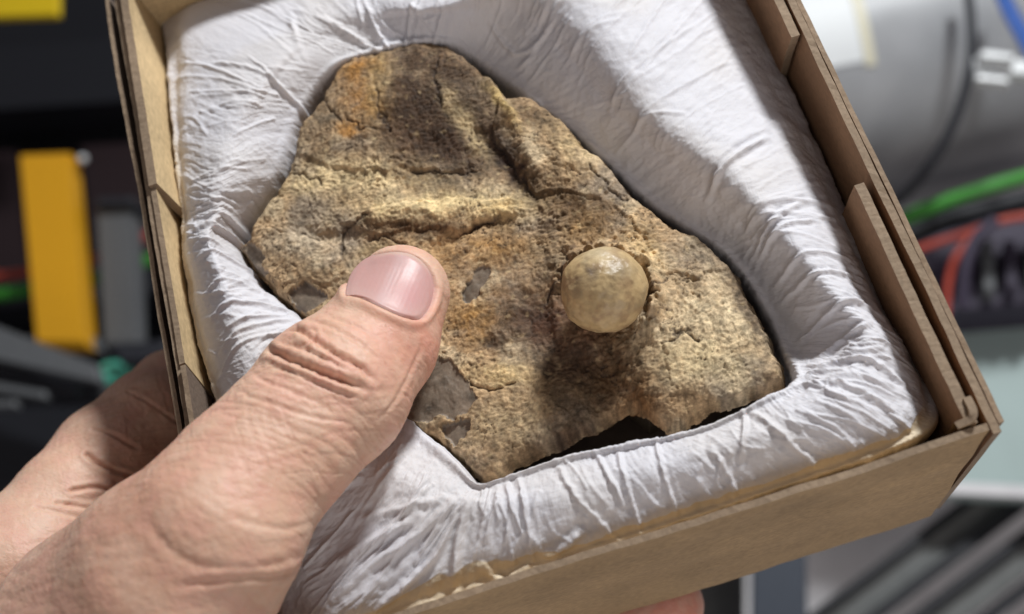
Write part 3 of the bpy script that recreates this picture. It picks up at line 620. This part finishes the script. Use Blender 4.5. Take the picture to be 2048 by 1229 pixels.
def build_hand():
    P, Q = surface_nets((-184, -162, -90), (14, 48, 38), 1.4)
    for _ in range(2):
        P, Q = subdivide(P, Q); N, d_ = sdf_grad(P); P = P - N * d_[:, None]
    x, y, z = P.T; up = sstep(-.15, .35, N[:, 2])
    h = np.zeros(len(P))
    nail = spline([hp(*p, ZN) for p in NAIL], 80, True); sd = np.full(len(P), -99.0)
    xn, yn = slide(P, ZN); near = (np.hypot(xn - nail[:, 0].mean(), yn - nail[:, 1].mean()) < 22) & (N @ DN > .05) & (z > -8)
    sd[near] = sdist(xn[near], yn[near], nail)
    axis = nrm(hp(800, 590, ZN) - hp(664, 784, 7 + 10)); tipc = hp(790, 540, ZN)
    along = (x - tipc[0]) * axis[0] + (y - tipc[1]) * axis[1]              # + towards the tip
    rimk = .25 + .75 * sstep(3.5, 0, along)
    h += -.75 * sstep(-.25, .35, sd) + rimk * .55 * np.exp(-((sd + .75) / .75)**2)
    xs, ys = slide(P, 17.0); up = sstep(0, .3, N @ DN)
    # deep folds at the thumb joint
    def fold(p, amp, wd, zz, bulge=.5):
        nonlocal h
        pts = spline([hp(*c, zz) for c in p], 20)
        b = (xs > pts[:, 0].min() - 6) & (xs < pts[:, 0].max() + 6) & (ys > pts[:, 1].min() - 6) & (ys < pts[:, 1].max() + 6) & (N @ DN > 0) & (z > -12)
        xx, yy = xs[b], ys[b]; j = .18 * perlin(xx * .9, yy * .9, 3.0); dd = poly_dist(xx + j, yy + j, pts)
        e0 = np.minimum(np.hypot(xx - pts[0, 0], yy - pts[0, 1]), np.hypot(xx - pts[-1, 0], yy - pts[-1, 1])); tp = sstep(-.6, 3.0, e0)
        h[b] += tp * up[b] * (-amp * np.exp(-(dd / wd)**2) + bulge * amp * np.exp(-((dd - 2.6 * wd) / (1.5 * wd))**2))
    for p, a, wd in [([(520, 700), (560, 709), (620, 732), (676, 756), (725, 778)], .85, .42), ([(530, 690), (560, 668), (590, 660), (626, 678), (676, 710), (722, 737), (748, 768)], .6, .36),
                     ([(600, 668), (622, 660), (632, 672), (615, 688), (590, 690)], .35, .25), ([(560, 690), (600, 694), (650, 716), (700, 742)], .3, .25), ([(540, 728), (600, 746), (660, 775), (715, 800)], .30, .28),
                     ([(600, 640), (660, 655), (720, 690), (760, 730)], .22, .25), ([(640, 630), (700, 650), (750, 680)], .15, .22), ([(500, 745), (570, 770), (640, 800)], .25, .28), ([(470, 775), (550, 800), (630, 830), (700, 850)], .18, .25),
                     ([(850, 700), (800, 800), (760, 850)], .2, .3), ([(600, 1165), (560, 1150), (480, 1130), (380, 1130)], .3, .5), ([(330, 1010), (400, 1080), (500, 1110), (600, 1120)], .15, .6), ([(480, 1000), (560, 1040), (625, 1060)], .15, .4)]:
        fold(p, a, wd, 17)
    for p, a, wd, zz in [([(165, 905), (190, 925), (230, 935)], .6, .4, -22), ([(170, 850), (205, 858), (235, 876)], .4, .35, -22), ([(130, 975), (170, 960), (230, 975)], .5, .4, -18), ([(100, 1000), (150, 1000), (215, 990)], .35, .35, -16),
                         ([(60, 1010), (140, 1020), (220, 1010)], .25, .35, -14), ([(250, 780), (290, 800), (330, 830)], .3, .3, -30)]:
        pts = spline([hp(*c, zz) for c in p], 16); b = (np.abs(x - pts[:, 0].mean()) < 14) & (np.abs(y - pts[:, 1].mean()) < 14) & (z > -45)
        dd = poly_dist(x[b], y[b], pts); h[b] += -a * np.exp(-(dd / wd)**2) + .4 * a * np.exp(-((dd - 2.4 * wd) / (1.4 * wd))**2)
    # skin lines: transverse and crossing diagonals, stronger behind the joint
    jc = hp(560, 850, 20); s = (x - jc[0]) * axis[0] + (y - jc[1]) * axis[1]; t = -(x - jc[0]) * axis[1] + (y - jc[1]) * axis[0]
    wv = 1.1 * perlin(x * .12, y * .12, z * .12)
    tr = ridge((s + wv + .012 * t * t) * .62, t * .07, z * .05, 2); dg1 = ridge((s * .8 + t * .6 + wv) * .8, (t * .8 - s * .6) * .10, 5.0, 1); dg2 = ridge((s * .8 - t * .6 + wv) * .8, (t * .8 + s * .6) * .10, 9.0, 1)
    thin = lambda n_, wd: np.exp(-(n_ / wd)**2)
    L1 = thin(perlin((s + wv + .012 * t * t) * .55, t * .05, z * .04), .10); L2 = thin(perlin((s * .75 + t * .66 + wv) * .55, (t * .75 - s * .66) * .06, 5.5), .09); L3 = thin(perlin((s * .75 - t * .66 + wv) * .55, (t * .75 + s * .66) * .06, 9.5), .09)
    area_ = np.exp(-((s - 1) / 13)**2) * sstep(-14, -4, t + 10)
    fade = sstep(.3, -1.5, sd) 
    h += fade * up * (-(.04 + .11 * area_) * L1 - (.03 + .07 * area_) * L2 - (.03 + .07 * area_) * L3 - .03 * area_ * (tr - .7))
    h += fade * (.05 * fbm(x * .8, y * .8, z * .8, 3) + .10 * perlin(x * .09, y * .09, z * .09))
    # long soft tendon/thenar creases on the ball of the thumb
    thn = sstep(-8, -26, s); h += .14 * thn * -(ridge((s * .5 + t * .3 + wv * 2) * .25, (t - s * .3) * .05, 3.0, 2) - .7)
    P2 = P + N * h[:, None]
    c = lambda r, g, b: np.array([r, g, b])
    col = np.ones((len(P), 3)) * c(.65, .405, .285)
    mixc = lambda k, cc: col * (1 - np.clip(k, 0, 1)[:, None]) + cc * np.clip(k, 0, 1)[:, None]
    col = mixc(.5 * sstep(-.3, .5, fbm(x * .06, y * .06, z * .06, 3)), c(.68, .44, .32))
    g = lambda px, py, zz, r: np.exp(-((x - hp(px, py, zz)[0])**2 + (y - hp(px, py, zz)[1])**2) / r**2)
    col = mixc(.65 * g(870, 690, 5, 9), c(.66, .27, .19)); col = mixc(.6 * g(300, 1060, 18, 13), c(.48, .23, .15)); col = mixc(.35 * g(640, 720, 18, 7), c(.62, .33, .22))  # red side and joint; the shading at the thumb base is painted in
    col = mixc(.5 * g(800, 500, 6, 7), c(.70, .40, .29)); col = mixc(.5 * g(120, 1180, 0, 20), c(.60, .36, .27)); col = mixc(.7 * sstep(-20, 0, x) * (z < -50), c(.66, .24, .18))
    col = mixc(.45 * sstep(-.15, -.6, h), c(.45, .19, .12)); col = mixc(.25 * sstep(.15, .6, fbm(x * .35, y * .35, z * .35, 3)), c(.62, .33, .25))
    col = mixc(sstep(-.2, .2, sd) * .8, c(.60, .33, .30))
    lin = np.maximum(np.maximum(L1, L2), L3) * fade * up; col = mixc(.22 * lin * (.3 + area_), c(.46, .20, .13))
    mot = fbm(x * .18, y * .18, z * .18, 3); col = mixc(.32 * sstep(-.1, .5, mot), c(.68, .355, .275)); col = mixc(.30 * sstep(.05, .5, -mot), c(.70, .49, .37))
    t_ = empty('person', (-80, -70, -60))
    tag(t_, 'bare hand gripping the cardboard box, thumb pressed on the stone, fingers underneath', 'hand')
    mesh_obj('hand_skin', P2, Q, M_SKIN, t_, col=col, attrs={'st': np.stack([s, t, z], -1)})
    skin = [o for o in t_.children][0]
    # thumbnail: a curved plate lying on the thumb
    nb, nr = 96, 30
    b = spline([hp(*p, ZN) for p in NAIL], nb, True); ctr = b.mean(0)
    rr = np.linspace(0, 1, nr)[:, None, None]; G = ctr + (b - ctr)[None] * rr
    G3 = np.concatenate([G, np.full(G.shape[:2] + (1,), ZN)], -1) + 20 * DN
    for _ in range(40):
        d = hand_sdf(G3); G3 = G3 - DN * np.clip(d, -1, 3)[..., None]
    kd = (G3 - np.concatenate([G, np.full(G.shape[:2] + (1,), ZN)], -1)) @ DN; gx, gy = (G - ctr)[..., 0], (G - ctr)[..., 1]
    Bq = np.stack([np.ones_like(gx), gx, gy, gx * gx, gx * gy, gy * gy], -1); inn = (rr[..., 0] < .72) & (gx > -99)
    cf = np.linalg.lstsq(Bq[inn], kd[inn], rcond=None)[0]; fit = Bq @ cf
    kn = np.where(kd > fit - .5, kd * .6 + fit * .4, fit - .3); G3 = np.concatenate([G, np.full(G.shape[:2] + (1,), ZN)], -1) + DN * kn[..., None]
    r1 = np.broadcast_to(rr[..., 0], G3.shape[:2])
    al = (G[..., 0] - tipc[0]) * axis[0] + (G[..., 1] - tipc[1]) * axis[1]; ac = -(G[..., 0] - tipc[0]) * axis[1] + (G[..., 1] - tipc[1]) * axis[0]
    # flatten along the thumb, keep the curve across; lift the free edge
    zt = -.12 + .28 * sstep(1.0, 4.0, al) + .02 * np.sin(ac * 7 + .6 * np.sin(ac * 2.1)) - .55 * sstep(.86, 1, r1)
    V3 = G3 + DN * zt[..., None]; V = np.concatenate([V3.reshape(-1, 3), V3[-1] - DN * .7])
    Fc = [(i * nb + j, i * nb + (j + 1) % nb, (i + 1) * nb + (j + 1) % nb, (i + 1) * nb + j) for i in range(nr) for j in range(nb)]
    cn = np.ones((len(V), 3)) * c(.55, .315, .285); al2 = np.concatenate([al.ravel(), al[-1]]); ac2 = np.concatenate([ac.ravel(), ac[-1]]); r2 = np.concatenate([r1.ravel(), np.ones(nb)])
    mx = lambda k, cc: cn * (1 - np.clip(k, 0, 1)[:, None]) + cc * np.clip(k, 0, 1)[:, None]
    edge = sstep(.86, .95, r2) * sstep(0.5, 2.5, al2); cn = mx(.6 * sstep(-3.5, -7.5, al2), c(.64, .44, .38)); cn = mx(.6 * np.exp(-((ac2 - 0) / 1.0)**2), c(.60, .41, .39)); cn = mx(.6 * edge, c(.60, .44, .34))  # pale root, tan free edge; the centre stripe is a painted highlight
    cn = mx(.5 * np.exp(-((ac2 + 4.5) / 2.5)**2 - ((al2 + 4) / 4)**2), c(.58, .29, .29))
    mesh_obj('thumbnail', V, Fc, M_NAIL, skin, col=cn)
build_hand()

# ---------------------------------------------------------------- background
def slab_px(name, quad, z, th, mat, parent=None, bev=1.5):
    """a bevelled board: four measured corners on the level z, thickness th downwards"""
    P = np.array([at(*p, z) for p in quad]); c = P.mean(0); n = np.cross(P[1] - P[0], P[2] - P[0]); sgn = 1 if n[2] > 0 else -1
    if sgn < 0: P = P[::-1]
    ins = P + (c - P) / np.linalg.norm(c - P, axis=1, keepdims=True) * bev
    V = np.concatenate([ins, P - [0, 0, bev], P - [0, 0, th - bev], ins - [0, 0, th]])
    Fc = [(0, 1, 2, 3), (15, 14, 13, 12)]
    for k in range(3):
        for i in range(4): j = (i + 1) % 4; Fc.append((4 * k + i, 4 * (k + 1) + i, 4 * (k + 1) + j, 4 * k + j))
    return mesh_obj(name, V, Fc, mat, parent, smooth=False)
def cable(name, pts, r, mat, label=None, cat='cable', parent=None, group=None):
    path = spline([at(px, py, z) for px, py, z in pts], 60)
    V, Fc = tube(path, r, 14); o = mesh_obj(name, V, Fc, mat, parent)
    if label: tag(o, label, cat, group)
    return o
M_BLACK = plain('black_plastic', (.012, .013, .017), .5, var=.4)
M_CHAR = plain('charcoal', (.02, .021, .027), .55, var=.3)
M_SLATE = plain('slate_blue_metal', (.045, .055, .075), .5, var=.2)
M_GREYP = plain('grey_plastic', (.11, .115, .12), .5, var=.2)
M_YEL = plain('amber_paint', (.72, .35, .012), .5, var=.1)
M_YEL2 = plain('yellow_label', (.72, .50, .01), .5, var=.1)
M_GREEN = plain('green_cable', (.04, .25, .025), .45, var=.15)
M_RED = plain('red_cable', (.42, .06, .035), .45, var=.2)
M_BLUE = plain('blue_strap', (.02, .09, .36), .5, var=.15)
M_PURP = plain('dark_purple', (.045, .035, .06), .6, var=.3)
M_MAROON = plain('dark_maroon', (.022, .011, .013), .6, var=.3)
M_TEAL = plain('pale_teal_panel', (.40, .50, .48), .5, var=.06, scale=30)
M_FLOOR = plain('grey_floor', (.78, .76, .77), .6, var=.15, scale=20)
M_BAR = plain('grey_bar', (.15, .155, .15), .5, var=.2, scale=60)
M_TANK = plain('brushed_grey_drum', (.33, .335, .345), .38, metal=.0, var=.18, scale=25)
M_WHITE = plain('white_label', (.78, .80, .80), .5, var=.03)
M_CREAM = plain('cream_tape', (.70, .66, .50), .5, var=.05)
M_CLEAR = plain('milky_plastic', (.72, .74, .74), .2, var=.1)
M_MINT = plain('mint_label', (.10, .50, .36), .4, var=.1)

def build_background():
    fl = slab_px('floor', [(-2600, -2600), (4600, -2600), (4600, 3600), (-2600, 3600)], -760, 20, M_FLOOR); tag(fl, kind='structure')
    # --- left: dark rack
    r = empty('equipment_rack', at(100, 500, -640)); tag(r, 'dark blurred equipment rack behind the box at the left', 'rack')
    slab_px('back_panel', [(-900, -700), (700, -700), (700, 1500), (-900, 1500)], -640, 30, M_BLACK, r)
    slab_px('shelf_face', [(-300, 120), (420, 60), (420, 190), (-300, 240)], -560, 40, M_BLACK, r)
    slab_px('shelf_face', [(-300, 560), (500, 500), (500, 575), (-300, 640)], -575, 40, M_BLACK, r)
    slab_px('module', [(160, 290), (330, 280), (360, 520), (190, 540)], -600, 30, M_MAROON, r)
    slab_px('module', [(-60, 300), (30, 300), (60, 600), (-60, 620)], -600, 30, M_MAROON, r)
    slab_px('module', [(-100, 130), (60, 120), (75, 250), (-100, 270)], -600, 20, M_BLACK, r)
    o = slab_px('yellow_label', [(-90, -60), (118, -66), (116, 30), (-90, 36)], -430, 6, M_YEL2); tag(o, 'bright yellow label in the top left corner of the rack', 'label')
    o = empty('amber_post', at(110, 480, -470)); tag(o, 'upright amber yellow post in front of the dark rack', 'post')
    slab_px('post_body', [(38, 306), (136, 302), (170, 690), (72, 690)], -450, 18, M_YEL, o, 3)
    slab_px('foot_plate', [(50, 672), (190, 672), (196, 700), (54, 700)], -462, 16, M_GREYP, o, 2)
    o = empty('grey_post', at(235, 540, -480)); tag(o, 'thin dark grey post right of the amber post', 'post')
    slab_px('post_body', [(192, 405), (262, 402), (274, 690), (208, 694)], -470, 16, M_GREYP, o, 2.5)
    slab_px('cap', [(188, 396), (264, 392), (266, 408), (190, 412)], -462, 26, M_CHAR, o, 1.5)
    V, Fc = tube(np.array([at(165, 318, -470), at(165, 318, -455), at(165, 318, -452)]), np.array([3.2, 3.2, 2.2]), 20); o = mesh_obj('knob', V, Fc, M_CLEAR); tag(o, 'small pale disc standing in for a highlight beside the amber post', 'knob')  # pale disc added in place of a small blurred highlight
    cable('cable', [(-60, 600, -510), (60, 580, -500), (180, 560, -505), (300, 520, -510), (420, 480, -520)], 4.6, M_GREEN, 'green cable crossing behind the amber post', group=None)
    cable('cable', [(-60, 560, -520), (60, 545, -515), (200, 515, -515), (300, 470, -515), (420, 430, -520)], 3.8, M_RED, 'dim red cable just above the green one behind the posts')
    # lower left machine
    m = empty('machine_tray', at(120, 760, -420)); tag(m, 'dark grey sloping machine tray below the amber post', 'machine')
    slab_px('lid', [(-60, 630), (60, 668), (205, 738), (190, 775), (60, 735), (-60, 700)][:1] + [(190, 728), (200, 765), (-60, 706)], -400, 10, M_GREYP, m, 2)
    slab_px('lip', [(-60, 710), (150, 772), (150, 792), (-60, 740)], -420, 10, M_CHAR, m, 2)
    slab_px('rail', [(-60, 756), (90, 782), (90, 796), (-60, 772)], -410, 8, M_GREYP, m, 1.5)
    slab_px('rail', [(-60, 800), (30, 800), (30, 812), (-60, 814)], -410, 8, M_GREYP, m, 1.5)
    slab_px('housing', [(-200, 812), (420, 800), (520, 1200), (-200, 1300)], -470, 60, M_BLACK, m, 6)
    slab_px('arm', [(210, 690), (330, 676), (350, 716), (240, 726)], -420, 14, M_CHAR, m, 3)
    c = empty('canister', at(225, 770, -440)); tag(c, 'small pale canister with a mint green lid beside the finger', 'canister')
    p = at(232, 790, -440); V, Fc = tube(np.array([at(232, 800, -450), at(230, 765, -446)]), np.array([9, 9]), 24); mesh_obj('body', V, Fc, M_GREYP, c)
    V, Fc = tube(np.array([at(230, 764, -446), at(229, 738, -442), at(229, 734, -441)]), np.array([10.5, 10.5, 8]), 24); mesh_obj('lid', V, Fc, M_MINT, c)
    # --- right: drum with label
    d = empty('grey_drum', at(1900, 200, -560)); tag(d, 'large brushed grey drum with a white label, behind the box', 'drum')
    a, b = at(1420, 205, -520), at(2500, -15, -520); n = 24
    u = np.linspace(0, 1, n)[:, None]; Rr = 96.0
    path = a + (b - a) * u; rad = Rr * np.ones(n); rad[0] = Rr * .80; rad[1] = Rr * .96; rad[-1] = Rr * .8
    V, Fc = tube(path, rad, 64); mesh_obj('drum_body', V, Fc, M_TANK, d)
    T = nrm(b - a); A = nrm(np.cross(T, [0, 0, 1.])); Bv = np.cross(T, A)
    sg = 1 if Bv[2] > 0 else -1
    def wrap(name, u0, u1, t0, t1, off, mat, par, skew=0.0):
        g = []
        for i in range(14):
            for j in range(20):
                uu = u0 + (u1 - u0) * i / 13 + skew * j / 19; th = math.radians(t0 + (t1 - t0) * j / 19)
                g.append(a + (b - a) * uu + (Rr + off) * (math.cos(th) * A + math.sin(th) * sg * Bv))
        return mesh_obj(name, g, grid_faces(14, 20), mat, par)
    lb = wrap('paper_label', .02, .240, 62, 130, .8, M_WHITE, d)
    wrap('label_border', .241, .258, 60, 130, .9, M_CREAM, lb)
    cable('cable', [(1930, -60, -400), (1942, 40, -398), (1940, 130, -400), (1910, 240, -410), (1860, 330, -425), (1795, 400, -450), (1700, 450, -480)], 2.7, M_CHAR, 'thin dark cable drooping over the front of the grey drum')
    cl = empty('plastic_clip', at(1990, 135, -400)); tag(cl, 'milky plastic clip at the top right edge, by the blue strap', 'clip')
    slab_px('clip_body', [(1948, 112), (2060, 120), (2070, 150), (1950, 142)], -395, 10, M_CLEAR, cl, 2)
    slab_px('clip_jaw', [(1960, 100), (2030, 108), (2030, 120), (1962, 114)], -388, 8, M_CLEAR, cl, 1.5)
    slab_px('clip_jaw', [(1950, 148), (2020, 156), (2018, 166), (1952, 158)], -388, 8, M_CLEAR, cl, 1.5)
    st = spline([at(1990, -60, -395), at(2010, 0, -394), at(2035, 50, -394), at(2070, 110, -396)], 20)
    Vs = []; wv = nrm(np.array([1, .35, 0])) * 4.6
    for p in st: Vs += [p - wv, p + wv, p + wv - [0, 0, 1.2], p - wv - [0, 0, 1.2]]
    Fc = [(4 * i + j, 4 * i + (j + 1) % 4, 4 * i + 4 + (j + 1) % 4, 4 * i + 4 + j) for i in range(19) for j in range(4)] + [(3, 2, 1, 0), (76, 77, 78, 79)]
    o = mesh_obj('strap', Vs, Fc, M_BLUE); tag(o, 'blue strap in the top right corner over the drum', 'strap')
    cable('cable', [(1700, 470, -470), (1800, 440, -460), (1880, 408, -455), (1980, 374, -450), (2120, 335, -450)], 4.2, M_GREEN, 'thick green cable running under the grey drum at right')
    cable('cable', [(1740, 540, -480), (1840, 498, -470), (1940, 465, -462), (2010, 440, -460), (2120, 425, -460)], 2.4, M_RED, 'red cable running under the thick green cable at right')
    cable('cable', [(1960, 455, -455), (1915, 510, -455), (1898, 560, -458), (1890, 640, -462)], 2.2, M_RED, 'red cable bending down in front of the purple crate')
    cable('cable', [(1990, 440, -448), (1950, 480, -448), (1930, 540, -450), (1925, 620, -455)], 3.2, M_PURP, 'dark violet cable hanging beside the bending red cable')
    cable('cable', [(1700, 520, -490), (1840, 462, -480), (1930, 430, -478), (2120, 385, -478)], 6.5, M_BLACK, 'black cable squeezed between green and red cables at right')
    k = empty('crate', at(1950, 540, -520)); tag(k, 'dark purple crate below the cables at the right edge', 'crate')
    slab_px('crate_body', [(1700, 470), (2300, 400), (2300, 590), (1740, 640)], -520, 60, M_PURP, k, 4)
    for i, xx in enumerate((1965, 2010, 2055)): slab_px('crate_slat', [(xx, 480), (xx + 22, 478), (xx + 26, 590), (xx + 4, 594)], -508, 10, M_GREYP if i != 1 else M_PURP, k, 2)
    o = empty('teal_panel', at(2000, 780, -560)); tag(o, 'pale teal panel standing right of the box corner', 'panel')
    slab_px('panel_face', [(1780, 640), (2300, 560), (2330, 1010), (1820, 990)], -560, 14, M_TEAL, o, 3)
    slab_px('panel_trim', [(1860, 962), (2330, 985), (2330, 1008), (1860, 985)], -556, 10, M_FLOOR, o, 2)
    g = empty('floor_grating', at(1800, 1100, -600)); tag(g, 'grey metal grating of diagonal bars under the box at right', 'grating')
    def bar(x0, y0, x1, y1, wpx, mat, z=-600):
        dx, dy = x1 - x0, y1 - y0; L = math.hypot(dx, dy); nx_, ny_ = -dy / L * wpx, dx / L * wpx
        slab_px('bar', [(x0, y0), (x1, y1), (x1 + nx_, y1 + ny_), (x0 + nx_, y0 + ny_)], z, 22, mat, g, 2)
    bar(1596, 1244, 1990, 950, 20, M_BLACK, -592); bar(1606, 1262, 2004, 965, 52, M_BAR); bar(1690, 1262, 2050, 990, 24, M_BLACK, -592)
    bar(1776, 1262, 2100, 1020, 24, M_BLACK, -592); bar(1800, 1275, 2140, 1020, 50, M_BAR); bar(1880, 1290, 2180, 1065, 26, M_BLACK, -592); bar(1960, 1300, 2250, 1090, 60, M_CHAR)
    l = empty('bench_stand', at(1560, 1170, -600)); tag(l, 'dark slate blue bench stand below the front of the box', 'stand')
    slab_px('leg_post', [(1505, 1010), (1612, 1010), (1618, 1400), (1500, 1400)], -560, 40, M_SLATE, l, 3)
    slab_px('cross_beam', [(1180, 1120), (1700, 960), (1700, 1040), (1180, 1210)], -580, 30, M_CHAR, l, 3)
    o = slab_px('bench_shelf', [(1150, 1150), (1490, 1080), (1490, 1400), (1150, 1400)], -640, 14, M_BAR); tag(o, 'grey bench shelf below the box left of the dark leg', 'shelf')
build_background()
